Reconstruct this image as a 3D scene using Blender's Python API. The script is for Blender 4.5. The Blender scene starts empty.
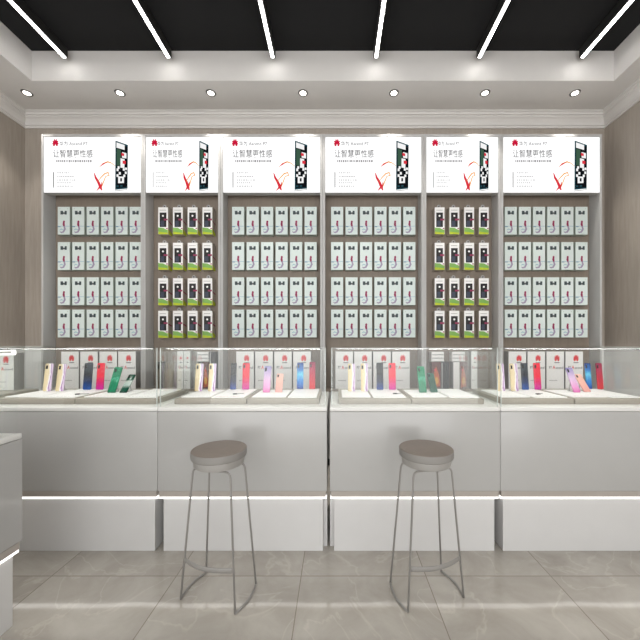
import bpy, bmesh, math, random
from mathutils import Vector, Matrix
random.seed(4)
S = bpy.context.scene
COL = S.collection
H = 1.3            # eye height; x right, y into the shop, z up
F = 320.0
def px(x, D): return (x - 336.0) * D / F
def pz(y, D): return H - (y - 341.0) * D / F

# ---------------------------------------------------------------- camera
cam = bpy.data.cameras.new('camera'); cam.lens = 18; cam.sensor_width = 36
cam.shift_x = -16 / 640; cam.shift_y = 21 / 640; cam.clip_start = 0.02
co = bpy.data.objects.new('camera', cam); COL.objects.link(co)
co.location = (0, 0, H); co.rotation_euler = (math.pi / 2, 0, 0)
S.camera = co
# ---------------------------------------------------------------- world, light levels, exposure
W = bpy.data.worlds.new('world'); S.world = W; W.use_nodes = True
bg = W.node_tree.nodes['Background']; bg.inputs[0].default_value = (1.0, 0.998, 0.99, 1); bg.inputs[1].default_value = 2.45
TRACK_L = 15.0     # radiance of the ceiling light lines
LED_L = 2.8        # strips over the counter plinths
CASE_L = 28.0       # light bars inside the glass cases
SIGN_L = 1.05      # backlit signs
SPOT_W = 17.0      # downlights
S.view_settings.view_transform = 'Standard'; S.view_settings.look = 'None'
S.view_settings.gamma = 1; S.view_settings.use_curve_mapping = False
S.view_settings.exposure = 0.27
S.cycles.max_bounces = 10; S.cycles.transparent_max_bounces = 24

# ---------------------------------------------------------------- materials
def srgb(r, g, b):
    f = lambda c: (c / 255 / 12.92) if c / 255 <= 0.04045 else ((c / 255 + 0.055) / 1.055) ** 2.4
    return (f(r), f(g), f(b), 1)
MATS = {}
def mat(name, rgb, rough=0.5, metal=0.0, spec=0.5, noise=0.0, nscale=8.0, stretch=(1, 1, 1), coat=0.0):
    if name in MATS: return MATS[name]
    m = bpy.data.materials.new(name); m.use_nodes = True
    nt = m.node_tree; p = nt.nodes['Principled BSDF']
    p.inputs['Roughness'].default_value = rough; p.inputs['Metallic'].default_value = metal
    p.inputs['Specular IOR Level'].default_value = spec; p.inputs['Coat Weight'].default_value = coat
    c = srgb(*rgb)
    tc = nt.nodes.new('ShaderNodeTexCoord'); mp = nt.nodes.new('ShaderNodeMapping')
    mp.inputs['Scale'].default_value = stretch
    nz = nt.nodes.new('ShaderNodeTexNoise'); nz.inputs['Scale'].default_value = nscale; nz.inputs['Detail'].default_value = 5
    rp = nt.nodes.new('ShaderNodeValToRGB')
    n = noise if noise else 0.012
    rp.color_ramp.elements[0].color = tuple(max(0, v * (1 - n)) for v in c[:3]) + (1,)
    rp.color_ramp.elements[1].color = tuple(min(1, v * (1 + n)) for v in c[:3]) + (1,)
    rp.color_ramp.elements[0].position = 0.3; rp.color_ramp.elements[1].position = 0.7
    nt.links.new(tc.outputs['Object'], mp.inputs[0]); nt.links.new(mp.outputs[0], nz.inputs['Vector'])
    nt.links.new(nz.outputs['Fac'], rp.inputs[0]); nt.links.new(rp.outputs[0], p.inputs['Base Color'])
    MATS[name] = m; return m
def emit(name, rgb, L):
    if name in MATS: return MATS[name]
    m = bpy.data.materials.new(name); m.use_nodes = True; nt = m.node_tree
    nt.nodes.remove(nt.nodes['Principled BSDF'])
    e = nt.nodes.new('ShaderNodeEmission'); e.inputs[0].default_value = srgb(*rgb); e.inputs[1].default_value = L
    nt.links.new(e.outputs[0], nt.nodes['Material Output'].inputs[0]); MATS[name] = m; return m
def grad(name, stops, axis='Z', rough=0.22, swirl=0.0, wscale=14):
    """phone back: colour gradient through the body, stops = [(pos,(r,g,b))]; generated coordinates"""
    if name in MATS: return MATS[name]
    m = bpy.data.materials.new(name); m.use_nodes = True; nt = m.node_tree; p = nt.nodes['Principled BSDF']
    p.inputs['Roughness'].default_value = rough; p.inputs['Specular IOR Level'].default_value = .3
    tc = nt.nodes.new('ShaderNodeTexCoord'); sp = nt.nodes.new('ShaderNodeSeparateXYZ')
    nt.links.new(tc.outputs['Generated'], sp.inputs[0])
    rp = nt.nodes.new('ShaderNodeValToRGB'); cr = rp.color_ramp
    while len(cr.elements) < len(stops): cr.elements.new(0.5)
    for e, (q, c) in zip(cr.elements, stops): e.position = q; e.color = srgb(*c)
    out = sp.outputs[axis]
    if swirl:
        nz = nt.nodes.new('ShaderNodeTexNoise'); nz.inputs['Scale'].default_value = wscale / 4
        nt.links.new(tc.outputs['Generated'], nz.inputs['Vector'])
        ma = nt.nodes.new('ShaderNodeMath'); ma.operation = 'MULTIPLY_ADD'
        nt.links.new(nz.outputs['Fac'], ma.inputs[0]); ma.inputs[1].default_value = swirl
        nt.links.new(out, ma.inputs[2]); sb = nt.nodes.new('ShaderNodeMath'); sb.operation = 'SUBTRACT'
        nt.links.new(ma.outputs[0], sb.inputs[0]); sb.inputs[1].default_value = swirl * 0.5; out = sb.outputs[0]
    nt.links.new(out, rp.inputs[0]); nt.links.new(rp.outputs[0], p.inputs['Base Color'])
    MATS[name] = m; return m
def glass():
    m = bpy.data.materials.new('clear_glass'); m.use_nodes = True; nt = m.node_tree
    nt.nodes.remove(nt.nodes['Principled BSDF'])
    t = nt.nodes.new('ShaderNodeBsdfTransparent'); t.inputs[0].default_value = (0.985, 0.992, 0.988, 1)
    g = nt.nodes.new('ShaderNodeBsdfGlossy'); g.inputs['Roughness'].default_value = 0.02
    g.inputs[0].default_value = (0.95, 0.97, 0.96, 1)
    fr = nt.nodes.new('ShaderNodeFresnel'); fr.inputs['IOR'].default_value = 1.5
    geo = nt.nodes.new('ShaderNodeNewGeometry')
    # same reflectance whichever side of the pane is seen
    inv = nt.nodes.new('ShaderNodeMath'); inv.operation = 'SUBTRACT'; inv.inputs[0].default_value = 1; nt.links.new(geo.outputs['Backfacing'], inv.inputs[1])
    mx = nt.nodes.new('ShaderNodeMixShader')
    ml = nt.nodes.new('ShaderNodeMath'); ml.operation = 'MULTIPLY_ADD'; ml.use_clamp = True
    nt.links.new(fr.outputs[0], ml.inputs[0]); ml.inputs[1].default_value = 1.0; ml.inputs[2].default_value = 0.018
    cl = nt.nodes.new('ShaderNodeMath'); cl.operation = 'MINIMUM'; nt.links.new(ml.outputs[0], cl.inputs[0]); cl.inputs[1].default_value = 0.35
    k2 = nt.nodes.new('ShaderNodeMath'); k2.operation = 'MULTIPLY'; nt.links.new(cl.outputs[0], k2.inputs[0]); nt.links.new(inv.outputs[0], k2.inputs[1]); nt.links.new(k2.outputs[0], mx.inputs[0]); nt.links.new(t.outputs[0], mx.inputs[1]); nt.links.new(g.outputs[0], mx.inputs[2])
    nt.links.new(mx.outputs[0], nt.nodes['Material Output'].inputs[0]); MATS['glass'] = m; return m
def wall_mat():
    m = bpy.data.materials.new('greige_wallcovering'); m.use_nodes = True; nt = m.node_tree; p = nt.nodes['Principled BSDF']
    p.inputs['Roughness'].default_value = 0.6
    tc = nt.nodes.new('ShaderNodeTexCoord'); mp = nt.nodes.new('ShaderNodeMapping'); mp.inputs['Scale'].default_value = (14, 14, 1.1)
    nz = nt.nodes.new('ShaderNodeTexNoise'); nz.inputs['Scale'].default_value = 3; nz.inputs['Detail'].default_value = 7; nz.inputs['Distortion'].default_value = .4
    rp = nt.nodes.new('ShaderNodeValToRGB'); rp.color_ramp.elements[0].position = .3; rp.color_ramp.elements[1].position = .7
    rp.color_ramp.elements[0].color = srgb(156, 147, 137); rp.color_ramp.elements[1].color = srgb(168, 159, 149)
    nt.links.new(tc.outputs['Object'], mp.inputs[0]); nt.links.new(mp.outputs[0], nz.inputs['Vector'])
    nt.links.new(nz.outputs['Fac'], rp.inputs[0]); nt.links.new(rp.outputs[0], p.inputs['Base Color']); return m
def floor_mat():
    m = bpy.data.materials.new('polished_stone_tile'); m.use_nodes = True; nt = m.node_tree; p = nt.nodes['Principled BSDF']
    L = nt.links.new; N = nt.nodes.new
    tc = N('ShaderNodeTexCoord'); sp = N('ShaderNodeSeparateXYZ'); L(tc.outputs['Object'], sp.inputs[0])
    T = 0.69
    def line(out, off):
        a = N('ShaderNodeMath'); a.operation = 'ADD'; L(out, a.inputs[0]); a.inputs[1].default_value = off + 50 * T
        d = N('ShaderNodeMath'); d.operation = 'MODULO'; L(a.outputs[0], d.inputs[0]); d.inputs[1].default_value = T
        l = N('ShaderNodeMath'); l.operation = 'LESS_THAN'; L(d.outputs[0], l.inputs[0]); l.inputs[1].default_value = 0.0045
        f = N('ShaderNodeMath'); f.operation = 'DIVIDE'; L(a.outputs[0], f.inputs[0]); f.inputs[1].default_value = T
        fl = N('ShaderNodeMath'); fl.operation = 'FLOOR'; L(f.outputs[0], fl.inputs[0])
        return l.outputs[0], fl.outputs[0]
    lx, ix = line(sp.outputs[0], 0.195); ly, iy = line(sp.outputs[1], -1.768)
    mx_ = N('ShaderNodeMath'); mx_.operation = 'MAXIMUM'; L(lx, mx_.inputs[0]); L(ly, mx_.inputs[1])
    cb = N('ShaderNodeCombineXYZ'); L(ix, cb.inputs[0]); L(iy, cb.inputs[1])
    wn = N('ShaderNodeTexWhiteNoise'); wn.noise_dimensions = '3D'; L(cb.outputs[0], wn.inputs['Vector'])
    sc = N('ShaderNodeVectorMath'); sc.operation = 'SCALE'; L(wn.outputs['Color'], sc.inputs[0]); sc.inputs['Scale'].default_value = 9
    ad = N('ShaderNodeVectorMath'); ad.operation = 'ADD'; L(tc.outputs['Object'], ad.inputs[0]); L(sc.outputs[0], ad.inputs[1])
    n1 = N('ShaderNodeTexNoise'); n1.inputs['Scale'].default_value = 3.2; n1.inputs['Detail'].default_value = 9; n1.inputs['Roughness'].default_value = .62; n1.inputs['Distortion'].default_value = .6
    L(ad.outputs[0], n1.inputs['Vector'])
    r1 = N('ShaderNodeValToRGB'); r1.color_ramp.elements[0].position = .3; r1.color_ramp.elements[1].position = .72
    r1.color_ramp.elements[0].color = srgb(160, 154, 145); r1.color_ramp.elements[1].color = srgb(186, 181, 173)
    L(n1.outputs['Fac'], r1.inputs[0])
    # veins: thin band of a distorted noise
    n2 = N('ShaderNodeTexNoise'); n2.inputs['Scale'].default_value = 1.5; n2.inputs['Detail'].default_value = 5; n2.inputs['Distortion'].default_value = 1.1
    L(ad.outputs[0], n2.inputs['Vector'])
    r2 = N('ShaderNodeValToRGB'); e = r2.color_ramp.elements; e[0].position = .488; e[0].color = (0, 0, 0, 1); e[1].position = .512; e[1].color = (0, 0, 0, 1)
    k = e.new(.5); k.color = (.22, .22, .22, 1)
    L(n2.outputs['Fac'], r2.inputs[0])
    m1 = N('ShaderNodeMix'); m1.data_type = 'RGBA'; L(r2.outputs[0], m1.inputs[0]); L(r1.outputs[0], m1.inputs[6]); m1.inputs[7].default_value = srgb(215, 208, 198)
    m2 = N('ShaderNodeMix'); m2.data_type = 'RGBA'; L(mx_.outputs[0], m2.inputs[0]); L(m1.outputs[2], m2.inputs[6]); m2.inputs[7].default_value = srgb(134, 126, 116)
    L(m2.outputs[2], p.inputs['Base Color'])
    p.inputs['Roughness'].default_value = 0.09; p.inputs['Specular IOR Level'].default_value = 0.6
    nb = N('ShaderNodeTexNoise'); nb.inputs['Scale'].default_value = 1.6; nb.inputs['Detail'].default_value = 1; L(tc.outputs['Object'], nb.inputs['Vector'])
    b = N('ShaderNodeBump'); b.inputs['Strength'].default_value = 0.35; b.inputs['Distance'].default_value = 0.02
    L(nb.outputs['Fac'], b.inputs['Height']); L(b.outputs[0], p.inputs['Normal'])
    return m
GLASS = glass(); WALL = wall_mat(); FLOOR = floor_mat()
WHITE = mat('white_paint', (214, 211, 208), .55)
BLACKC = mat('black_ceiling_paint', (34, 34, 35), .9, spec=.2)
BLACKM = mat('black_track_metal', (26, 25, 24), .6)
LACQ = mat('pearl_grey_lacquer', (176, 175, 173), .2, coat=.25)
PLIN = mat('white_lacquer', (206, 205, 204), .3)
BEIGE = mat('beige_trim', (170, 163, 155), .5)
RIM = mat('white_counter_rim', (226, 225, 222), .3)
TRAY = mat('putty_tray', (156, 149, 138), .5)
MATW = mat('white_mat', (248, 248, 247), .5)
FRAME = mat('silver_grey_panel', (184, 183, 182), .4)
INNER = mat('brown_laminate', (138, 126, 114), .55, noise=.06, nscale=4, stretch=(12, 12, 1))
DARK = mat('dark_gap', (40, 38, 36), .7)
STEEL = mat('grey_powder_coated_steel', (140, 137, 133), .42)
SEATM = mat('taupe_leatherette', (120, 109, 101), .5, noise=.05, nscale=30)
SEATS = mat('grey_seat_side', (136, 133, 129), .55)
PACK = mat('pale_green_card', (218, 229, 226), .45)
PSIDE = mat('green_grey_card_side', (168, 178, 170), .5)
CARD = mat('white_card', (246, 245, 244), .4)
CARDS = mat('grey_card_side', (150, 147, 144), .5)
INK = mat('dark_teal_ink', (52, 70, 74), .5)
INKG = mat('mid_grey_ink', (96, 94, 98), .5)
INKL = mat('light_grey_ink', (176, 174, 174), .5)
MAG = mat('magenta_ink', (150, 40, 85), .5)
BLU = mat('pale_blue_ink', (150, 190, 205), .5)
RED = mat('red_ink', (226, 58, 66), .45)
BLK = mat('black_print', (26, 25, 28), .35)
LIME = mat('lime_ink', (186, 200, 38), .5)
GRN = mat('leaf_green_ink', (128, 178, 88), .5)
ORG = mat('orange_print', (196, 92, 40), .5)
YEL = mat('amber_print', (226, 168, 70), .5)
MAR = mat('maroon_card', (96, 40, 36), .45)
WLAMP = emit('track_light_glow', (255, 253, 250), TRACK_L)
WDOWN = emit('downlight_glow', (255, 250, 240), 6)
WLED = emit('led_glow', (255, 253, 250), LED_L)
WCASE = emit('case_led_glow', (255, 253, 250), CASE_L)
SW = emit('sign_white', (255, 255, 255), SIGN_L)
def sg(n, c): return emit('sign_' + n, c, 0.8)

# ---------------------------------------------------------------- mesh helper
class MB:
    def __init__(s): s.bm = bmesh.new(); s.ms = []
    def mi(s, m):
        if m not in s.ms: s.ms.append(m)
        return s.ms.index(m)
    def box(s, x0, x1, y0, y1, z0, z1, m, bev=0.0, seg=2):
        b = bmesh.new(); bmesh.ops.create_cube(b, size=1)
        for v in b.verts: v.co = Vector(((x0 + x1) / 2 + v.co.x * (x1 - x0), (y0 + y1) / 2 + v.co.y * (y1 - y0), (z0 + z1) / 2 + v.co.z * (z1 - z0)))
        if bev: bmesh.ops.bevel(b, geom=b.edges[:], offset=bev, segments=seg, profile=.5, affect='EDGES')
        return s.merge(b, m)
    def merge(s, b, m, M=None):
        me = bpy.data.meshes.new('tmp')
        if M is not None: bmesh.ops.transform(b, matrix=M, verts=b.verts[:])
        b.to_mesh(me); b.free(); n = len(s.bm.faces); s.bm.from_mesh(me); bpy.data.meshes.remove(me)
        s.bm.faces.ensure_lookup_table(); i = s.mi(m)
        for f in s.bm.faces[n:]: f.material_index = i
        return s
    def poly(s, pts, m):
        f = s.bm.faces.new([s.bm.verts.new(p) for p in pts]); f.material_index = s.mi(m); return s
    def flat(s, pts2, y, m):      # polygon in a plane facing -y; pts (x,z)
        # orient so that the normal points to -y
        a = sum(pts2[i][0] * pts2[(i + 1) % len(pts2)][1] - pts2[(i + 1) % len(pts2)][0] * pts2[i][1] for i in range(len(pts2)))
        if a < 0: pts2 = pts2[::-1]
        return s.poly([(p[0], y, p[1]) for p in pts2], m)
    def rect(s, x0, x1, z0, z1, y, m): return s.flat([(x0, z0), (x1, z0), (x1, z1), (x0, z1)], y, m)
    def disc(s, cx, cz, r, y, m, n=14, rz=None):
        rz = rz or r
        return s.flat([(cx + r * math.cos(2 * math.pi * k / n), cz + rz * math.sin(2 * math.pi * k / n)) for k in range(n)], y, m)
    def stroke(s, pts, w, y, m):  # flat stroke in xz with tapering widths
        n = len(pts); L = []; R = []
        for i, p in enumerate(pts):
            a = Vector(pts[max(0, i - 1)]); b = Vector(pts[min(n - 1, i + 1)]); d = (b - a).normalized(); q = Vector((-d.y, d.x))
            ww = (w[i] if isinstance(w, (list, tuple)) else w) / 2
            L.append(Vector(p) + q * ww); R.append(Vector(p) - q * ww)
        for i in range(n - 1):
            s.flat([tuple(L[i]), tuple(R[i]), tuple(R[i + 1]), tuple(L[i + 1])], y, m)
        return s
    def cyl(s, c, r, h, m, n=24, r2=None, axis='Z', bev=0):
        b = bmesh.new(); bmesh.ops.create_cone(b, cap_ends=True, segments=n, radius1=r, radius2=r if r2 is None else r2, depth=h)
        if bev: bmesh.ops.bevel(b, geom=[e for e in b.edges if len(e.link_faces) == 2 and e.calc_face_angle() > .8], offset=bev, segments=3, profile=.5, affect='EDGES')
        M = Matrix.Translation(c)
        if axis == 'Y': M = M @ Matrix.Rotation(math.pi / 2, 4, 'X')
        return s.merge(b, m, M)
    def tube(s, pts, r, m, n=10, flat=None):
        pts = [Vector(p) for p in pts]; rings = []; up = Vector((0, 0, 1)); prev = None
        for i, p in enumerate(pts):
            d = (pts[min(i + 1, len(pts) - 1)] - pts[max(i - 1, 0)]).normalized()
            if prev is None:
                a = up if abs(d.dot(up)) < .9 else Vector((1, 0, 0)); u = d.cross(a).normalized()
            else: u = (prev - d * prev.dot(d)).normalized()
            v = d.cross(u); prev = u
            ru, rv = (r, r) if flat is None else flat
            rings.append([s.bm.verts.new(p + u * ru * math.cos(2 * math.pi * k / n) + v * rv * math.sin(2 * math.pi * k / n)) for k in range(n)])
        i0 = s.mi(m)
        for a, b in zip(rings, rings[1:]):
            for k in range(n):
                f = s.bm.faces.new((a[k], a[(k + 1) % n], b[(k + 1) % n], b[k])); f.material_index = i0; f.smooth = True
        for rr in (rings[0][::-1], rings[-1]):
            f = s.bm.faces.new(rr); f.material_index = i0
        return s
    def text(s, txt, x0, x1, z0, z1, y, m):
        me = text_mesh(txt)
        xs = [v.co.x for v in me.vertices]; ys = [v.co.y for v in me.vertices]
        if not xs: return s
        ax, bx, ay, by = min(xs), max(xs), min(ys), max(ys)
        b = bmesh.new(); b.from_mesh(me)
        for v in b.verts:
            v.co = Vector((x0 + (v.co.x - ax) / (bx - ax) * (x1 - x0), y, z0 + (v.co.y - ay) / (by - ay) * (z1 - z0)))
        return s.merge(b, m)
    def build(s, name, parent=None, smooth=False, loc=None, recalc=False):
        if recalc: bmesh.ops.recalc_face_normals(s.bm, faces=s.bm.faces[:])
        me = bpy.data.meshes.new(name); s.bm.to_mesh(me); s.bm.free()
        for m in s.ms: me.materials.append(m)
        o = bpy.data.objects.new(name, me); COL.objects.link(o)
        if smooth:
            for p in me.polygons: p.use_smooth = True
            try: me.set_sharp_from_angle(angle=math.radians(40))
            except Exception: pass
        if loc is not None:
            me.transform(Matrix.Translation(-Vector(loc)))
            o.location = loc
        if parent is not None:
            o.parent = parent
            if loc is None: o.location = -parent.location if False else (0, 0, 0)
        return o
_T = {}
def text_mesh(txt):
    if txt in _T: return _T[txt]
    cu = bpy.data.curves.new('t', 'FONT'); cu.body = txt; cu.resolution_u = 2; cu.offset = 0.012
    o = bpy.data.objects.new('t', cu); COL.objects.link(o)
    bpy.context.view_layer.update()
    dg = bpy.context.evaluated_depsgraph_get()
    me = bpy.data.meshes.new_from_object(o.evaluated_get(dg)); bpy.data.objects.remove(o); _T[txt] = me; return me
def props(o, label=None, cat=None, group=None, kind=None):
    if label: o['label'] = label
    if cat: o['category'] = cat
    if group: o['group'] = group
    if kind: o['kind'] = kind
    return o
def thing(name, loc, label, cat, group=None, rz=0):
    o = bpy.data.objects.new(name, None); COL.objects.link(o); o.location = loc; o.rotation_euler = (0, 0, rz); o.empty_display_size = .1
    return props(o, label, cat, group)
def struct(o): o['kind'] = 'structure'; return o
def copy_tree(o, parent=None):
    c = o.copy(); COL.objects.link(c)
    if parent is not None: c.parent = parent
    for ch in o.children: copy_tree(ch, c)
    return c
def petals(b, cx, cz, r, y, m):    # fan-shaped flower mark of eight petals
    for a, L in ((-96, .62), (-66, .86), (-38, 1.08), (-13, 1.2), (13, 1.2), (38, 1.08), (66, .86), (96, .62)):
        a = math.radians(a); L *= r; wd = r * .25
        d = Vector((math.sin(a), math.cos(a))); q = Vector((d.y, -d.x)); o = Vector((cx, cz - r * .5))
        d = Vector((d.x, d.y * 1.3)); P = [o + d * L * .1, o + d * L * .6 + q * wd, o + d * L * 1.0 + q * wd * .8, o + d * L * 1.2, o + d * L * 1.0 - q * wd * .8, o + d * L * .6 - q * wd]
        b.flat([tuple(p) for p in P], y, m); y -= .0001

# ================================================================ SETTING
XL, XR, YB, YF = -3.38, 2.92, 3.48, -2.6
ZS, ZC = 3.74, 4.02            # dropped border, raised black ceiling
RX0, RX1, RY1 = -2.854, 2.606, 3.0
b = MB(); b.box(XL - .1, XR + .1, YF, YB + .1, -.1, 0, FLOOR); struct(b.build('floor'))
b = MB(); b.box(XL - .1, XR + .1, YB, YB + .1, 0, ZC, WALL); struct(b.build('wall_back'))
b = MB(); b.box(XL - .1, XL, YF, YB, 0, ZC, WALL); struct(b.build('wall_left'))
b = MB(); b.box(XR, XR + .1, YF, YB, 0, ZC, WALL); struct(b.build('wall_right'))
b = MB(); b.box(XL - .1, XR + .1, YF, YB + .1, ZC, ZC + .1, BLACKC); struct(b.build('ceiling'))
b = MB()                        # dropped white border around the raised ceiling
b.box(XL, XR, RY1, YB, ZS, ZC, WHITE); b.box(XL, RX0, YF, RY1, ZS, ZC, WHITE); b.box(RX1, XR, YF, RY1, ZS, ZC, WHITE)
struct(b.build('trim_1'))
# cornice, mitred round three walls; profile (distance from wall, z)
prof = [(0, ZS - .13), (.012, ZS - .13), (.014, ZS - .112), (.026, ZS - .108), (.034, ZS - .085), (.05, ZS - .062), (.07, ZS - .047), (.072, ZS - .036),
        (.086, ZS - .032), (.092, ZS - .014), (.104, ZS - .010), (.106, ZS), (0, ZS)]
b = MB(); rows = []
for (cx, cy, sx, sy) in ((XL, YF, 1, 0), (XL, YB, 1, -1), (XR, YB, -1, -1), (XR, YF, -1, 0)):
    rows.append([b.bm.verts.new((cx + sx * d, cy + sy * d, z)) for d, z in prof])
i0 = b.mi(WHITE)
for r0, r1 in zip(rows, rows[1:]):
    for k in range(len(prof)):
        f = b.bm.faces.new((r0[k], r0[(k + 1) % len(prof)], r1[(k + 1) % len(prof)], r1[k]))
struct(b.build('trim_2', recalc=True))

# pale lower wall panelling with a white cap rail over a groove, its shadow line painted dark
PAN = mat('pale_grey_wall_panel', (228, 227, 225), .35)
n = 3
for (x0, x1, y0, y1) in ((XL, XL + .02, YF, YB - .0205), (XL, -3.045, YB - .02, YB), (2.75, XR - .0005, YB - .02, YB), (XR - .02, XR, YF, YB - .0205)):
    for z0, z1, mm, e in ((0, 1.212, PAN, 0), (1.2125, 1.228, DARK, -.006), (1.2285, 1.246, RIM, .003)):
        b = MB()
        if x1 - x0 < .03: q = (x0, x1 + e, y0, y1) if x0 < 0 else (x0 - e, x1, y0, y1)
        else: q = (x0 + (.021 if x0 < 0 and x0 == XL else 0), x1 - (.021 if x1 > 2.8 else 0), y0 - e, y1)
        b.box(*q[:4], z0, z1, mm); struct(b.build('trim_%d' % n)); n += 1

# ================================================================ CEILING LIGHTS
tx = [px(65.3, 2.95), px(169, 2.95), px(272.9, 2.95), px(376, 2.95), px(479, 2.95), px(581.5, 2.95)]
ordn = ['leftmost', 'second from left', 'third from left', 'fourth from left', 'fifth from left', 'rightmost']
T0 = None
for i, x in enumerate(tx):
    if T0 is None:
        t = T0 = thing('track_light', (x, 0, 3.902), '', 'ceiling light', 'linear track lights on the black ceiling')
        b = MB(); b.box(-.024, .024, -2.3, 2.95, .006, .09, BLACKM, .003); b.build('housing', t)
        b = MB(); b.box(-.0125, .0125, -2.29, 2.94, 0, .008, WLAMP); b.build('diffuser', t)
        for yy in (-1.6, .35, 2.35):
            b = MB(); b.cyl((0, yy, .104), .005, .028, BLACKM, 10); b.build('hanger', t)
    else:
        t = copy_tree(T0); t.location.x = x
    t['label'] = f'black linear ceiling light with glowing white underside, {ordn[i]} of six'
D0 = 3.148
dl = ['in the far left corner', 'second from the left', 'third from the left', 'at the middle of the back border', 'third from the right', 'second from the right', 'in the far right corner']
spots = [(px(q, D0), D0, 'small round recessed downlight in white ceiling border, ' + w, 'back row of downlights') for q, w in zip((27, 120, 211, 303, 394, 485, 575), dl)]
DL0 = None
def downlight(x, y, label, grp, watt=SPOT_W):
    global DL0
    if DL0 is None:
        d = DL0 = thing('downlight', (x, y, ZS), '', 'ceiling light', grp)
        b = MB()
        n = 24; ins = [b.bm.verts.new((.030 * math.cos(2 * math.pi * k / n), .030 * math.sin(2 * math.pi * k / n), -.003)) for k in range(n)]
        mid = [b.bm.verts.new((.04 * math.cos(2 * math.pi * k / n), .04 * math.sin(2 * math.pi * k / n), -.008)) for k in range(n)]
        out = [b.bm.verts.new((.048 * math.cos(2 * math.pi * k / n), .048 * math.sin(2 * math.pi * k / n), 0)) for k in range(n)]
        mm = mat('dark_bezel', (92, 90, 88), .4)
        b.mi(mm)
        for A, B in ((ins, mid), (mid, out)):
            for k in range(n): b.bm.faces.new((A[k], A[(k + 1) % n], B[(k + 1) % n], B[k]))
        b.build('bezel', d, recalc=True)
        b = MB(); b.cyl((0, 0, -.0025), .030, .003, WDOWN, 24); b.build('lens', d)
    else:
        d = copy_tree(DL0); d.location = (x, y, ZS)
    d['label'] = label; d['group'] = grp
    L = bpy.data.lights.new('downlight_beam', 'SPOT'); L.energy = watt; L.spot_size = math.radians(72); L.spot_blend = .55; L.shadow_soft_size = .025
    L.color = (1, .955, .89)
    lo = bpy.data.objects.new('downlight_beam', L); COL.objects.link(lo); lo.parent = d; lo.location = (0, 0, -.02)
for sdef in spots: downlight(*sdef)
downlight(-3.10, 2.4, 'recessed downlight in the left ceiling border beyond the frame, nearest the far corner', 'left row of downlights', 45)
downlight(2.74, 2.4, 'recessed downlight in the right ceiling border beyond the frame, nearest the far corner', 'right row of downlights', 45)

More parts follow.
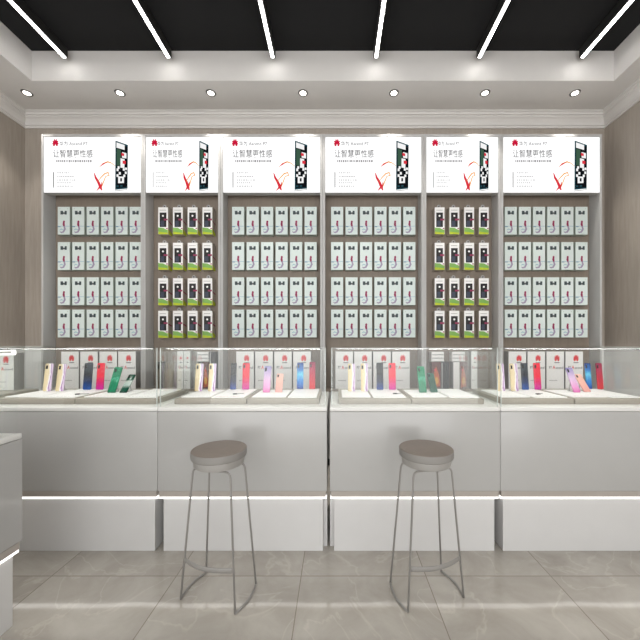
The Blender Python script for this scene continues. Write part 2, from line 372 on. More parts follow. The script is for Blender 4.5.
# ================================================================ BACK DISPLAY UNITS
DF, DB = 3.30, 3.46
edges = [px(41.2, DF), px(143, DF), px(220.5, DF), px(322.7, DF), px(424, DF), px(501, DF), px(602.3, DF)]
ZT = pz(134, DF); ZL1 = pz(136.8, DF); ZL0 = pz(192.4, DF); ZSH = .80
bayname = ['leftmost', 'second from left', 'third from left', 'fourth from left', 'fifth from left', 'rightmost']
def sign(parent, x0, x1):
    w = x1 - x0; h = ZL1 - ZL0; U = lambda u: x0 + u * w; V = lambda v: ZL0 + v * h
    b = MB(); b.box(x0 + .001, x1 - .001, DF + .006, DF + .07, ZL0, ZL1, FRAME); b.rect(x0 + .002, x1 - .002, ZL0 + .001, ZL1 - .001, DF + .0054, SW); lb = b.build('light_box', parent)
    y = DF + .0045; y2 = y - .0012; y3 = y2 - .0012
    b = MB(); petals(b, U(.122), V(.885), .036, y, sg('crimson', (205, 20, 60))); b.build('logo', lb)
    b = MB(); b.text('华为 Ascend P7', U(.165), U(.452), V(.845), V(.925), y, sg('grey', (110, 108, 112))); b.build('brand_line', lb)
    b = MB(); b.text('让智慧更性感', U(.098), U(.505), V(.63), V(.775), y, sg('silver', (130, 129, 131))); b.build('slogan', lb)
    b = MB(); u = .125; rr = random.Random(3)
    while u < .49:
        q = rr.uniform(.008, .02); b.rect(U(u), U(u + q), V(.545), V(.59), y, sg('midgrey', (160, 158, 160))); u += q + .007
    b.build('fine_print', lb)
    for k, v in enumerate((.345, .28, .215, .165, .105)):
        b = MB(); u = .14
        end = (.26, .31, .34, .29, .30)[k]
        while u < end:
            q = rr.uniform(.008, .022); b.rect(U(u), U(min(end, u + q)), V(v), V(v + .022), y, sg('pale', (196, 195, 196))); u += q + .006
        b.build('fine_print', lb)
    b = MB(); b.rect(U(.097), U(.106), V(.09), V(.37), y, sg('darkgrey', (70, 70, 74))); b.build('divider_bar', lb)
    # dancing splash figure
    b = MB(); rd = sg('splash_red', (222, 52, 66)); og = sg('splash_orange', (240, 160, 60)); pk = sg('splash_pink', (244, 150, 160))
    P = lambda *a: [(U(p), V(q)) for p, q in a]
    b.stroke(P((.52, .36), (.535, .27), (.56, .2), (.585, .1), (.60, .04)), [.006, .022, .026, .03, .01], y, rd)
    b.stroke(P((.545, .03), (.575, .09), (.60, .13), (.60, .2)), [.004, .02, .018, .004], y2, rd)
    b.stroke(P((.56, .2), (.59, .27), (.63, .34), (.665, .36), (.675, .31), (.64, .29), (.615, .18), (.60, .1)), [.004, .01, .012, .014, .012, .008, .01, .004], y2 - .0004, og)
    b.build('splash_figure', lb); b = MB()
    b.stroke(P((.575, .46), (.61, .52), (.66, .555), (.70, .53), (.735, .48)), [.004, .012, .014, .008, .004], y, og)
    b.stroke(P((.58, .47), (.61, .51), (.65, .545)), [.004, .014, .005], y2, rd)
    b.build('splash_arm', lb)
    # slanted handset
    b = MB(); tl, tr, br, bl = (.739, .938), (.868, .858), (.864, .072), (.736, .05)
    def Q(s, t):    # s across, t from bottom
        a = (bl[0] + (br[0] - bl[0]) * s, bl[1] + (br[1] - bl[1]) * s); c = (tl[0] + (tr[0] - tl[0]) * s, tl[1] + (tr[1] - tl[1]) * s)
        return (U(a[0] + (c[0] - a[0]) * t), V(a[1] + (c[1] - a[1]) * t))
    def q4(s0, s1, t0, t1, m, yy): b.flat([Q(s0, t0), Q(s1, t0), Q(s1, t1), Q(s0, t1)], yy, m)
    q4(0, 1, 0, 1, sg('teal', (38, 74, 84)), y)
    q4(.08, .97, .03, .96, sg('ink', (18, 20, 24)), y2)
    wt = sg('w', (250, 250, 250))
    q4(.1, .75, .86, .97, wt, y3)
    q4(.12, .45, .5, .84, sg('leaf', (62, 92, 74)), y3)
    q4(.42, .75, .46, .66, wt, y3); q4(.55, .9, .68, .80, wt, y3); q4(.5, .72, .72, .78, rd, y3 - .0005); q4(.6, .85, .55, .62, rd, y3 - .0005)
    for s0, t0 in ((.12, .38), (.3, .31), (.62, .40), (.78, .33), (.12, .26), (.66, .26), (.8, .42), (.2, .43)):
        q4(s0, s0 + .16, t0, t0 + .055, wt, y3)
    q4(.25, .72, .13, .27, wt, y3); q4(.42, .56, .165, .235, sg('ink', (18, 20, 24)), y3 - .0005)
    q4(.12, .3, .05, .085, sg('teal', (38, 74, 84)), y3); q4(.42, .6, .05, .085, sg('teal', (38, 74, 84)), y3)
    q4(-.05, 1.0, -.035, -.015, sg('pale', (196, 195, 196)), y3)
    b.build('printed_handset', lb)
for i in range(6):
    x0, x1 = edges[i] + (.001 if i else 0), edges[i + 1] - .001
    ft = .024 if i else .02
    fr = .024 if i < 5 else .02
    t = thing('display_unit', (0, 0, 0), f'tall wall bay of phone packaging under a glowing white sign, {bayname[i]} of six', 'display unit', 'wall display bays')
    for s0, s1 in ((x0, x0 + ft), (x1 - fr, x1)):
        b = MB(); b.box(s0, s1, DF, DB + .015, 0, ZT, FRAME, .002); b.build('side_panel', t)
    a, c = x0 + ft + .0005, x1 - fr - .0005
    b = MB(); b.box(a, c, DB - .012, DB + .012, ZSH, ZT - .02, INNER); b.build('back_panel', t)
    b = MB(); b.box(a, c, DF, DB - .013, ZL1 + .001, ZT, FRAME, .002); b.build('top_panel', t)
    b = MB(); b.box(a, c, DF + .004, DB - .013, ZSH - .03, ZSH, INNER, .002); b.build('shelf', t)
    b = MB(); b.box(a, c, DF + .012, DB + .012, .08, ZSH - .031, FRAME, .002); bc = b.build('base_cabinet', t)
    b = MB(); b.box(a, c, DF + .04, DB, 0, .079, DARK); b.build('kickboard', t)
    sign(t, a, c)

# ---------------------------------------------------------------- slim phone boxes: 4 rows x 6 in four bays
DP = 3.385
def slim_box():
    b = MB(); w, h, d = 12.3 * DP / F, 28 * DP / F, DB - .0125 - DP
    w2 = w / 2
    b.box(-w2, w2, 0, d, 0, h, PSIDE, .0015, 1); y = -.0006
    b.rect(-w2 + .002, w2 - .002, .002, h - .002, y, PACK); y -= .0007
    for sx in (-.62, .62): b.disc(sx * w2, h * .93, .0035, y, INKL, 8)
    b.rect(-w2 * .52, -w2 * .1, h * .72, h * .85, y, INK); b.rect(w2 * .16, w2 * .5, h * .72, h * .85, y, INK)
    b.rect(-w2 * .1, w2 * .16, h * .735, h * .8, y, INKG)
    b.rect(-w2 * .4, -w2 * .3, h * .79, h * .82, y - .0005, INKG)
    b.rect(-w2 * .95, w2 * .95, h * .295, h * .31, y, BLU)
    b.rect(-w2 * .95, -w2 * .5, h * .27, h * .295, y, mat('steel_blue_ink', (120, 150, 175)))
    b.disc(0.02 * w, h * .46, w * .085, y, MAG, 10, h * .045)
    b.flat([(-.05 * w, h * .45), (.08 * w, h * .42), (.1 * w, h * .3), (-.02 * w, h * .29), (-.09 * w, h * .37)], y - .0004, MAG)
    b.stroke([(.04 * w, h * .3), (.1 * w, h * .2), (-.02 * w, h * .1), (-.2 * w, h * .075), (-.3 * w, h * .11)], [.016, .02, .018, .014, .006], y - .0006, mat('violet_grey_ink', (160, 150, 175)))
    b.stroke([(-.34 * w, h * .16), (-.2 * w, h * .2), (0, h * .17)], [.004, .01, .004], y - .0008, BLU)
    return b.build('phone_box')
rowy = (234.7, 270, 305.2, 337.5)
rown = ('top row', 'second row from top', 'third row from top', 'bottom row')
baysh = ['leftmost bay', 'second bay from left', 'third bay from left', 'fourth bay from left', 'fifth bay from left', 'rightmost bay']
coln = ('first', 'second', 'third', 'fourth', 'fifth', 'last')
proto = None
for bi, (xa, pitch) in {0: (57.7, 14.45), 2: (232, 14.5), 3: (331, 14.45), 5: (504.7, 14.15)}.items():
    for r in range(4):
        for c in range(6):
            if proto is None: o = proto = slim_box()
            else: o = proto.copy(); COL.objects.link(o)
            o.location = (px(xa + pitch * c + 6.1, DP), DP, pz(rowy[r], DP))
            if bi == 0 and c == 5: o.location.x -= .004
            props(o, f'slim pale green phone box, {coln[c]} in {rown[r]}, {baysh[bi]}', 'phone box', f'slim phone boxes in the {bayname[bi]} display bay')
# ---------------------------------------------------------------- hanging accessory packs
def pack(side):
    b = MB(); D = DP; w, h, d = 9.9 * D / F, 27 * D / F, DB - .0125 - 3.362
    w2 = w / 2
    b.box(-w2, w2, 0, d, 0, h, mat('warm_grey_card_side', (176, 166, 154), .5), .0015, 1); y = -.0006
    b.rect(-w2 + .001, w2 - .001, .001, h - .001, y, CARD); y -= .0005
    b.rect(-w2 * .96, w2 * .96, .001, h * .19, y, LIME)
    b.flat([(-w2 * .96, h * .1), (w2 * .96, h * .06), (w2 * .96, h * .14), (0, h * .24), (-w2 * .96, h * .26)], y - .0004, GRN)
    b.stroke([(-w2 * .9, h * .26), (0, h * .25), (w2 * .9, h * .17)], .006, y - .0007, CARD)
    b.rect(-w2 * .68, w2 * .66, h * .27, h * .80, y, BLK)
    b.rect(-w2 * .5, w2 * .2, h * .30, h * .5, y - .0004, mat('slate_print', (58, 66, 84)))
    b.disc(-w2 * .02, h * .68, w * .1, y - .0008, CARD, 14)
    b.rect(w2 * .12, w2 * .93, h * .51, h * .575, y - .001, MAG)
    b.rect(w2 * .6, w2 * .93, h * .2, h * .235, y - .001, MAG)
    b.rect(-w2 * .7, w2 * .6, h * .88, h * .9, y, INKL)
    # right side print
    X = w2 + .0006
    b.poly([(X, .004, h * .53), (X, d, h * .46), (X, d, h * .42), (X, .004, h * .48)], MAG)
    b.poly([(X, .002, .002), (X, d - .002, .002), (X, d - .002, h * .12), (X, .002, h * .2)], LIME)
    o = b.build('pack')
    return o
pkA = pkB = None
def accessory(x, z, label, grp):
    global pkA
    if pkA is None:
        t = pkA = thing('accessory_pack', (x, 3.362, z), '', 'accessory box', grp)
        o = pack(0); o.name = 'carton'; o.parent = t
        b = MB(); h = 27 * DP / F   # hang tab above the carton
        b.flat([(-.022, h - .001), (.022, h - .001), (.018, h + .028), (.008, h + .036), (-.008, h + .036), (-.018, h + .028)], .026, INKL)
        b.flat([(.022, h - .001), (-.022, h - .001), (-.018, h + .028), (-.008, h + .036), (.008, h + .036), (.018, h + .028)][::-1], .0275, CARD)
        b.disc(0, h + .018, .007, .0252, DARK, 10); b.build('hang_tab', t)
    else: t = copy_tree(pkA); t.location = (x, 3.362, z)
    t['label'] = label; t['group'] = grp
    return t
hook0 = None
for bi, xa in {1: 159.2, 4: 433.8}.items():
    for r in range(4):
        for c in range(4):
            x = px(xa + 14.65 * c + 5.1, DP); z = pz(rowy[r] + .4, DP)
            accessory(x, z, f'white accessory pack with lime base, {coln[c] if c < 3 else "last"} in {rown[r]}, {baysh[bi]}', f'hanging accessory packs in the {bayname[bi]} display bay')
            if hook0 is None:
                b = MB(); h = 27 * DP / F
                b.tube([(0, DB - .012 - 3.362, h + .022), (0, .05, h + .022), (0, .004, h + .02), (0, -.004, h + .026)], .0022, STEEL, 6)
                b.box(-.01, .01, DB - .0155 - 3.362, DB - .0122 - 3.362, h + .008, h + .036, STEEL); hook0 = o = b.build('display_hook')
            else: o = hook0.copy(); COL.objects.link(o)
            o.location = (x, 3.362, z)
            props(o, f'steel peg of the {coln[c] if c < 3 else "last"} pack, {rown[r]}, {baysh[bi]}', 'hook', 'pegs of the display bays')

# ---------------------------------------------------------------- large white boxes standing on the bay shelf
DG = 3.335; 
def big_box(w, h, d, name='gift_box', logo=True):
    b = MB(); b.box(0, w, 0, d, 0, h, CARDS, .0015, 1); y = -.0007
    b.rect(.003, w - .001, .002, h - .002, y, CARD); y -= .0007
    if logo:
        petals(b, w * .6, h * .805, w * .17, y, RED)
        b.rect(w * .46, w * .74, h * .69, h * .71, y, INKG)
        b.text('P7', w * .16, w * .31, h * .535, h * .61, y, INKG)
        b.text('A', w * .35, w * .51, h * .53, h * .62, y, RED); b.text('scend', w * .53, w * .95, h * .535, h * .60, y, INKG)
        u = .18
        while u < .62: b.rect(w * u, w * (u + .05), h * .215, h * .24, y, INKL); u += .075
    return b.build(name)
g0 = None
for bi, xs in {0: (61, 80, 99.2, 118), 2: (236, 255, 274, 293), 3: (335.2, 354, 373, 392), 5: (508.3, 527.3, 546.2, 565.2)}.items():
    for k, q in enumerate(xs):
        if g0 is None: g0 = o = big_box(17.8 * DG / F, 37.5 * DG / F, .09)
        else: o = g0.copy(); COL.objects.link(o)
        o.location = (px(q, DG), DG, ZSH + .0006)
        props(o, f'large white box with red flower mark on shelf, {("first", "second", "third", "last")[k]} in {baysh[bi]}', 'box', f'large white boxes in the {bayname[bi]} display bay')
def flame_box(w, h, d):
    b = MB(); b.box(0, w, 0, d, 0, h, MAR, .0015, 1); y = -.0007
    b.flat([(w * .1, h * .05), (w * .9, h * .1), (w * .8, h * .5), (w * .45, h * .85), (w * .2, h * .55)], y, ORG)
    b.disc(w * .5, h * .3, w * .24, y - .0007, YEL, 12, h * .14)
    b.disc(w * .35, h * .7, w * .14, y - .0007, RED, 10)
    return b.build('picture_box')
def bay_goods(tag, items):
    for kind, x0, x1, y0, y1, label in items:
        X0, X1 = px(x0, DG), px(x1, DG); z0 = pz(y1, DG); h = (y1 - y0) * DG / F; z0 = ZSH + .0006 if y1 > 380 else z0
        if kind == 'white': o = big_box(X1 - X0, h, .09)
        elif kind == 'plain': o = big_box(X1 - X0, h, .09, 'upright_box', False)
        elif kind == 'flame': o = flame_box(X1 - X0, h, .06)
        elif kind == 'dark':
            b = MB(); b.box(0, X1 - X0, 0, .09, 0, h, BLK, .0015, 1); b.rect(.003, .009, .01, h - .01, -.0007, CARD); o = b.build('dark_box')
        o.location = (X0, DG, z0); props(o, label, 'box', f'assorted boxes on the shelf of the {tag} bay')
topz = ZSH + 27.2 * DG / F
def stack(x0, x1, tag, where):
    h = 3.4 * DG / F
    for k in range(3):
        b = MB(); w = (x1 - x0) * DG / F; b.box(0, w, 0, .085, 0, h - .003, CARD, .0015, 1); b.rect(.004, w - .004, .002, .006, -.0007, INKG)
        o = b.build('flat_box'); o.location = (px(x0, DG), DG, topz + k * h)
        props(o, f'small flat white box, {("lowest", "middle", "topmost")[k]} of the stack {where}', 'box', f'flat boxes stacked in the {tag} bay')
bay_goods('second from left', [
    ('dark', 156.5, 161, 361, 388, 'narrow black box at the left end of the shelf in the second bay from left'),
    ('white', 177, 183.4, 350, 388, 'narrow tall white box, left of a touching pair in the second bay'),
    ('white', 183.7, 190.2, 350, 388, 'narrow tall white box, right of a touching pair in the second bay'),
    ('dark', 197, 202, 361, 388, 'black upright box under the stack of flat boxes in the second bay'),
    ('flame', 203, 208.6, 361, 388, 'orange picture box beside the black box in the second bay from left'),
    ('dark', 209.6, 215.2, 351, 388, 'tall black box at the right end of the shelf in the second bay')])
stack(197, 208.6, 'second from left', 'on the right side of second bay')
bay_goods('fifth from left', [
    ('flame', 432, 441, 361, 388, 'orange picture box at the left end of the shelf in the fifth bay'),
    ('dark', 441.5, 449, 361, 388, 'black upright box right of the left orange picture box in the fifth bay'),
    ('plain', 453, 459.6, 361, 388, 'plain white upright box between black box and orange box in the fifth bay'),
    ('flame', 460, 467, 361, 388, 'orange picture box near the middle of the shelf in the fifth bay'),
    ('white', 471, 477.3, 350, 388, 'narrow tall white box with red mark in the fifth bay from left')])
stack(431.5, 444, 'fifth from left', 'on the left side of the fifth bay')
stack(452.3, 465, 'fifth from left', 'near the middle of the fifth bay')

# ================================================================ COUNTERS WITH GLASS CASES
CF, CB = 1.96, 2.58            # front and back of the counters
ZB, ZR, ZTR, ZG = .867, .893, .928, 1.257
def counter(x0, x1, y0, y1, label, face='-y', zoff=0.0, a=.012):
    ZB, ZR = .867 + zoff, .893 + zoff
    """counter x0..x1, y0..y1; plinth set back, LED strip at the plinth top, glass case above"""
    t = thing('counter', (0, 0, 0), label, 'display counter', 'lacquered display counters')
    b = MB(); b.box(x0, x1, y0, y1, .378, ZB, LACQ, .006, 3); b.build('body', t, smooth=True)
    i = .026
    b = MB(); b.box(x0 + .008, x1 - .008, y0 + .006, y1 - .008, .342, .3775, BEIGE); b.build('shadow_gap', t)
    b = MB(); b.box(x0 + i, x1 - i, y0 + .02, y1 - .02, 0, .327, PLIN, .003); b.build('plinth', t)
    for q0, q1, ok in ((x0 + .001, x0 + i - .001, abs(x0 - SE[2]) < .02), (x1 - i + .001, x1 - .001, abs(x1 - SE[2]) < .02)):
        if ok: b = MB(); b.box(q0, q1, y0 + .07, y0 + .09, 0, .327, PLIN); b.build('filler_strip', t)
    if face == '-y':
        b = MB(); b.box(x0 + .006, x1 - .006, y0 + .014, y0 + .03, .3275, .3415, WLED); b.build('led_strip', t)
    else:
        b = MB(); b.box(x1 - .03, x1 - .014, y0 + .006, y1 - .006, .3275, .3415, WLED); b.build('led_strip', t)
    b = MB(); b.box(x0 + .001, x1 - .001, y0 + .001, y1 - .001, ZB + .0005, ZR, RIM, .006, 3); b.build('top_rim', t, smooth=True)
    g = .007
    X0, X1, Y0, Y1 = x0 + a, x1 - a, y0 + a, y1 - a
    for (p0, p1, q0, q1, z0, z1) in ((X0, X1, Y0, Y0 + g, ZR, ZG), (X0, X0 + g, Y0 + g, Y1, ZR, ZG), (X1 - g, X1, Y0 + g, Y1, ZR, ZG), (X0, X1, Y0, Y1, ZG + .0003, ZG + .0055)):
        b = MB(); b.box(p0, p1, q0, q1, z0 + .0005, z1, GLASS); b.build('glass_pane', t)
    ed = mat('glass_edge_highlight', (205, 212, 210), .15)  # pale opaque strips paint the bright highlight along the front pane edges
    for q in ((X0 - .0035, X0 - .0003), (X1 + .0003, X1 + .0035)):
        b = MB(); b.box(q[0], q[1], Y0, Y0 + .006, ZR + .0005, ZG, ed); b.build('edge_highlight', t)
    if face == '-y':
        b = MB(); b.box(X0 + .02, X1 - .02, Y0 + g + .001, Y0 + g + .012, ZG - .006, ZG - .0005, mat('dark_aluminium', (92, 92, 92), .5)); h = b.build('light_bar', t)
        b = MB(); b.poly([(X0 + .03, Y0 + g + .011, ZG - .0063), (X1 - .03, Y0 + g + .011, ZG - .0063), (X1 - .03, Y0 + g + .003, ZG - .0063), (X0 + .03, Y0 + g + .003, ZG - .0063)], WCASE); b.build('led_tape', h)
    else:
        b = MB(); b.box(X0 + g + .001, X1 - g - .0005, Y1 - .014, Y1 - .001, ZG - .02, ZG - .0005, WLED); b.build('light_bar', t)
        b = MB(); b.box(X1 - g - .012, X1 - g - .002, Y0 + .02, Y1 - .02, ZG - .014, ZG - .002, RIM); b.build('light_bar', t)
    return t
SE = [-2.262, px(157.4, CF), px(328.4, CF), px(500.4, CF), 2.06]
cases = [(-3.33, SE[0] - .003), (SE[0], SE[1] - .001), (SE[1], SE[2] - .008), (SE[2] + .008, SE[3]), (SE[3] + .001, SE[4])]
cname = ['pearl grey counter hidden at the far left end behind the nearer counter', 'pearl grey glass-topped counter in front of the leftmost wall bay',
         'pearl grey counter with glass case directly behind the left bar stool', 'pearl grey counter with glass case directly behind the right bar stool', 'pearl grey counter with glass case at the right edge of the photo']
for (x0, x1), n in zip(cases, cname): counter(x0, x1, CF, CB, n)
counter(-2.10, -1.449, .25, 320 / 216, 'pearl grey counter at the left edge, nearest the viewer', '+x', -.018)
b = MB(); b.box(-2.0, -1.50, .6, 1.42, .8755, .975, mat('slate_display_box', (112, 110, 110), .4), .006); b.box(-1.99, -1.51, .61, 1.41, .975, .985, TRAY, .003)
props(b.build('display_riser', smooth=True), 'dark grey riser box inside the glass case at the left edge', 'display riser')

# trays and mats
clab = ['far left', 'left', 'second', 'third', 'right']
def trays(ci, x0, x1):
    xm = (x0 + x1) / 2; g = .055
    for k, (a, c) in enumerate(((x0 + g, xm - .003), (xm + .003, x1 - g))):
        b = MB(); b.box(a, c, 2.055, 2.50, ZR + .0005, ZTR, TRAY, .004, 2); o = b.build('display_tray', smooth=True)
        props(o, f'putty coloured raised tray, {("left", "right")[k]} half of the {clab[ci]} glass case', 'tray', 'trays inside the glass cases')
matspec = [(.075, .255), (.27, .475), (.52, .735), (.75, .93)]
for ci, (x0, x1) in enumerate(cases):
    trays(ci, x0, x1)
    if ci == 0: continue
    for k, (u0, u1) in enumerate(matspec):
        w = x1 - x0; ya, yb = ((2.10, 2.40), (2.085, 2.44))[k % 2]
        a, c = x0 + u0 * w, x0 + u1 * w
        b = MB(); b.box(a, c, ya, yb, ZTR + .0003, ZTR + .007, MATW, .002, 2)
        z = ZTR + .0075
        rr = random.Random(ci * 9 + k); u = a + .02       # printed line along the front edge
        while u < c - .05:
            q = rr.uniform(.008, .02); mm = mat('pink_ink', (214, 120, 140)) if (k + ci) % 3 == 0 else INKL
            b.poly([(u, ya + .018, z), (u + q, ya + .018, z), (u + q, ya + .026, z), (u, ya + .026, z)], mm); u += q + .008
        o = b.build('display_mat')
        props(o, f'white mat with fine print, {("leftmost", "second from left", "third from left", "rightmost")[k]} in the {clab[ci]} glass case', 'mat', 'white mats in the glass cases')
for ci, q, yy in ((1, 77.5, 394.2), (2, 235, 394), (3, 395, 393.6), (4, 538, 394)):
    D = (H - ZTR - .01) * F / (yy - 341); x = px(q, D)
    t = thing('alarm_puck', (x, D, ZTR + .0075), f'small black security puck on white mat in the {clab[ci]} glass case', 'security tag', 'black security pucks in the cases', rz=.3)
    b = MB(); b.box(-.014, .014, -.009, .009, 0, .007, BLK, .003, 2); b.build('body', t)
    b = MB(); b.tube([(.014, 0, .003), (.03, .01, .002), (.045, .005, .002), (.06, .02, .002)], .0016, BLK, 6); b.build('cable', t)

# phones
P_CH = grad('champagne_back', [(0, (222, 203, 160)), (.50, (232, 214, 178)), (.60, (244, 240, 240)), (.74, (236, 226, 238)), (.82, (150, 84, 160)), (.90, (225, 205, 230))], 'X', swirl=.5, wscale=10)
P_NV = grad('navy_back', [(0, (30, 84, 168)), (.3, (24, 46, 88)), (.55, (24, 30, 40)), (.8, (50, 58, 66)), (1, (60, 66, 74))], 'Z', swirl=.2)
P_DK = grad('black_blue_back', [(0, (22, 66, 150)), (.3, (16, 30, 64)), (.6, (12, 16, 24)), (1, (16, 20, 28))], 'Z')
P_RD = grad('red_violet_back', [(0, (206, 30, 160)), (.3, (214, 24, 100)), (.5, (228, 26, 58)), (1, (232, 34, 62))], 'Z')
P_GR = grad('emerald_back', [(0, (14, 104, 74)), (.45, (24, 140, 100)), (.55, (84, 176, 146)), (.68, (20, 124, 88)), (1, (30, 138, 100))], 'Z', swirl=1.0, wscale=16)
P_GW = grad('green_silver_back', [(0, (12, 60, 48)), (.25, (16, 80, 62)), (.38, (170, 186, 180)), (.6, (186, 196, 190)), (.72, (16, 78, 60)), (1, (14, 66, 52))], 'Z', swirl=.2)
P_DG = grad('dark_green_back', [(0, (10, 84, 64)), (.5, (8, 62, 50)), (1, (16, 92, 72))], 'Z', swirl=.4)
P_LI = grad('lilac_back', [(0, (205, 96, 160)), (.2, (222, 150, 200)), (.55, (216, 186, 218)), (1, (150, 146, 196))], 'Z')
P_RO = grad('rose_gold_back', [(0, (226, 158, 152)), (.5, (236, 178, 164)), (1, (238, 192, 180))], 'Z')
P_BL = grad('ocean_blue_back', [(0, (24, 50, 150)), (.3, (36, 130, 210)), (.55, (110, 205, 235)), (.75, (40, 120, 200)), (1, (26, 50, 120))], 'Z', swirl=.3)
P_CR = grad('crimson_back', [(0, (220, 30, 44)), (.5, (188, 22, 60)), (1, (150, 22, 76))], 'Z')
LENS = mat('lens_black', (18, 18, 20), .15)
def phone(xb0, xb1, yb, yt, dshift, m, label, grp):
    """xb0,xb1 bottom edge px, yb/yt bottom and top px, dshift: how far the top leans back (m)"""
    z0 = ZTR + .0078; D = (H - z0) * F / (yb - 341.0)
    w = (xb1 - xb0) * D / F; xc = px((xb0 + xb1) / 2, D)
    zt = H - (yt - 341.0) * (D + dshift) / F; L = math.hypot(zt - z0, dshift); ang = math.atan2(dshift, zt - z0)
    t = thing('phone', (xc, D, z0), label, 'phone', grp)
    b = MB(); th = .008
    bb = bmesh.new(); bmesh.ops.create_cube(bb, size=1)
    for v in bb.verts: v.co = Vector((v.co.x * w, v.co.y * th + th / 2, (v.co.z + .5) * L))
    ve = [e for e in bb.edges if abs(e.verts[0].co.x - e.verts[1].co.x) < 1e-6 and abs(e.verts[0].co.z - e.verts[1].co.z) < 1e-6]
    bmesh.ops.bevel(bb, geom=ve, offset=w * .14, segments=4, profile=.5, affect='EDGES')
    bmesh.ops.bevel(bb, geom=[e for e in bb.edges if len(e.link_faces) == 2 and e.calc_face_angle() > 1.2], offset=.002, segments=2, profile=.5, affect='EDGES')
    b.merge(bb, m); R = Matrix.Rotation(-ang, 4, 'X')
    o = b.build('back_cover', t, smooth=True); o.rotation_euler = (-ang, 0, 0)
    b = MB(); b.box(-w * .38, -w * .14, -.0012, .0005, L * .80, L * .93, LENS, .0005); lb = b.build('camera_module', t); lb.rotation_euler = (-ang, 0, 0)
    b = MB(); st = mat('clear_grey_acrylic', (200, 200, 200), .2)
    y1 = math.sin(ang) * L * .55 + .009
    b.poly([(-.014, .009, 0), (.014, .009, 0), (.014, y1 + .03, 0), (-.014, y1 + .03, 0)], st)
    b.box(-.014, .014, .0085, y1 + .03, 0, .003, st)
    b.tube([(0, y1 + .024, .002), (0, y1 + .006, math.cos(ang) * L * .53)], .004, st, 8); b.build('stand', t)
    return t
def case_phones(ci, lst):
    for a in lst: phone(*a[:6], a[6] + f' in the {clab[ci]} glass case', 'phones displayed in the glass cases')
CHL = 'champagne phone with white edge, left of the pair'; CHR = 'champagne phone with white edge, right of the pair'
case_phones(1, [(42.3, 50.2, 391.2, 363.5, .026, P_CH, CHL), (55, 63, 391.2, 364, .03, P_CH, CHR),
    (82.5, 90.8, 389.7, 363, .02, P_NV, 'slate and blue phone standing upright'), (95.5, 103, 389.7, 363, .02, P_RD, 'red to violet phone standing upright'),
    (106.8, 115, 392.8, 367, .08, P_GR, 'emerald green phone leaning back'), (119, 126, 392.8, 374.3, .11, P_GW, 'low leaning green phone with silver band')])
case_phones(2, [(194.4, 202, 391.3, 363.5, .026, P_CH, CHL), (207.8, 215, 391.3, 363.5, .026, P_CH, CHR),
    (230, 235.8, 389.5, 363, .02, P_DK, 'black to blue phone standing upright'), (242, 249, 389.5, 363, .02, P_RD, 'red to violet phone standing upright'),
    (262.7, 269.7, 392.4, 366, .06, P_LI, 'lilac phone leaning back'), (275, 282, 392.2, 373.5, .07, P_RO, 'low rose gold phone leaning back'),
    (296.8, 303.2, 389, 362.5, .02, P_BL, 'bright ocean blue phone standing upright'), (309.2, 315.2, 389, 362, .02, P_CR, 'crimson phone standing upright at the right end')])
case_phones(3, [(348, 355.2, 391.3, 363.5, .026, P_CH, CHL), (361, 368, 391.3, 363.5, .026, P_CH, CHR),
    (376.8, 383.5, 389.7, 362.7, .02, P_DK, 'black to blue phone standing upright'), (389, 396, 389.7, 363, .02, P_RD, 'red to violet phone standing upright'),
    (419.4, 427, 392.6, 366.3, .07, P_GR, 'emerald green phone leaning back'), (430.8, 438, 392.4, 373, .10, P_DG, 'low dark green phone leaning back')])
case_phones(4, [(498, 505.5, 391, 363.5, .026, P_CH, CHL), (511.3, 519, 391, 363.5, .026, P_CH, CHR),
    (522.4, 529.2, 389.7, 363, .02, P_NV, 'slate and blue phone standing upright'), (535, 541.7, 389.7, 363, .02, P_RD, 'red to violet phone standing upright'),
    (574, 581, 392.4, 367.5, .085, P_LI, 'lilac phone leaning back'), (584.5, 591.5, 391.8, 374, .10, P_RO, 'low rose gold phone leaning back'),
    (586.8, 592.4, 388.9, 363, .02, P_BL, 'bright ocean blue phone standing upright'), (598, 604, 389.2, 363, .02, P_CR, 'crimson phone standing upright at the right end')])
# box in the far-left case
D = 2.40
o = big_box(20 * D / F, 1.21 - ZTR, .08); o.location = (px(-6, D), D, ZTR + .0005)
props(o, 'white box with red flower mark at the left edge, behind the near counter', 'box')

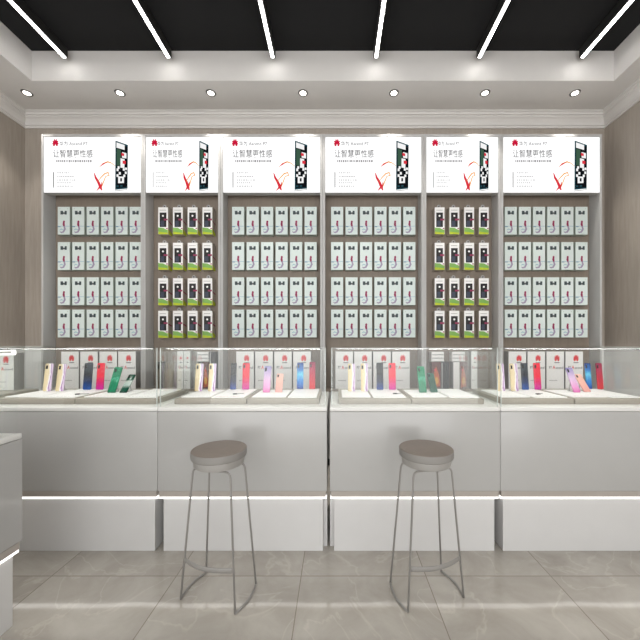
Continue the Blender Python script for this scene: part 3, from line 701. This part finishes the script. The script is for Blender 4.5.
# ================================================================ BAR STOOLS
def stool(cx, cy, ang, label):
    t = thing('bar_stool', (cx, cy, 0), label, 'bar stool', 'round bar stools', rz=ang)
    b = MB(); b.cyl((0, 0, .7265), .137, .041, SEATM, 56, bev=.006)
    i1 = b.mi(SEATS)
    for f in b.bm.faces:
        if abs(f.normal.z) < .6 or f.normal.z < 0: f.material_index = i1
    b.build('seat', t, smooth=True)
    b = MB(); b.cyl((0, 0, .687), .123, .037, mat('light_grey_seat_pan', (160, 157, 153), .45, metal=.2), 48, r2=.127, bev=.003); b.build('seat_pan', t, smooth=True)
    tw, td, bw, bd, zt = .108, .064, .156, .096, .656
    def U(sy):   # inverted U: two legs joined by a rounded top
        pts = []; A = Vector((-bw, sy * bd, .006)); B = Vector((-tw, sy * td, zt)); C = Vector((tw, sy * td, zt)); E = Vector((bw, sy * bd, .006))
        k = .03; p1 = B + (A - B).normalized() * k; p2 = B + (C - B).normalized() * k
        q1 = C + (B - C).normalized() * k; q2 = C + (E - C).normalized() * k
        bz = lambda a, c, d, n=7: [a * (1 - s) ** 2 + c * 2 * s * (1 - s) + d * s * s for s in [i / n for i in range(n + 1)]]
        left = [A] + bz(p1, B, p2); right = bz(q1, C, q2) + [E]
        return left, right
    for sy in (-1, 1):
        left, right = U(sy)
        b = MB(); b.tube(left + [Vector((0, sy * td, zt))], .0052, STEEL, 10); b.build('leg', t)
        b = MB(); b.tube([Vector((0, sy * td, zt))] + right, .0052, STEEL, 10); b.build('leg', t)
    for sx in (-1, 1):   # floor runner, bowed outwards
        b = MB(); pts = []
        for k in range(13):
            s = k / 12; pts.append((sx * (bw + .018 * math.sin(math.pi * s)), -bd + 2 * bd * s, .006))
        b.tube(pts, .0055, STEEL, 10); b.build('floor_runner', t)
    zf = .2; f = zf / zt; fx = bw + (tw - bw) * f; fy = bd + (td - bd) * f
    b = MB(); pts = [(-fx + 2 * fx * k / 16, -fy - .03 * math.sin(math.pi * k / 16), zf) for k in range(17)]
    b.tube(pts, .006, STEEL, 8, flat=(.004, .013)); b.build('footrest', t)
    return t
stool(-.603, 1.655, math.radians(-16), 'round taupe bar stool on thin grey legs, left of the two')
stool(.468, 1.665, math.radians(16), 'round taupe bar stool on thin grey legs, right of the two')
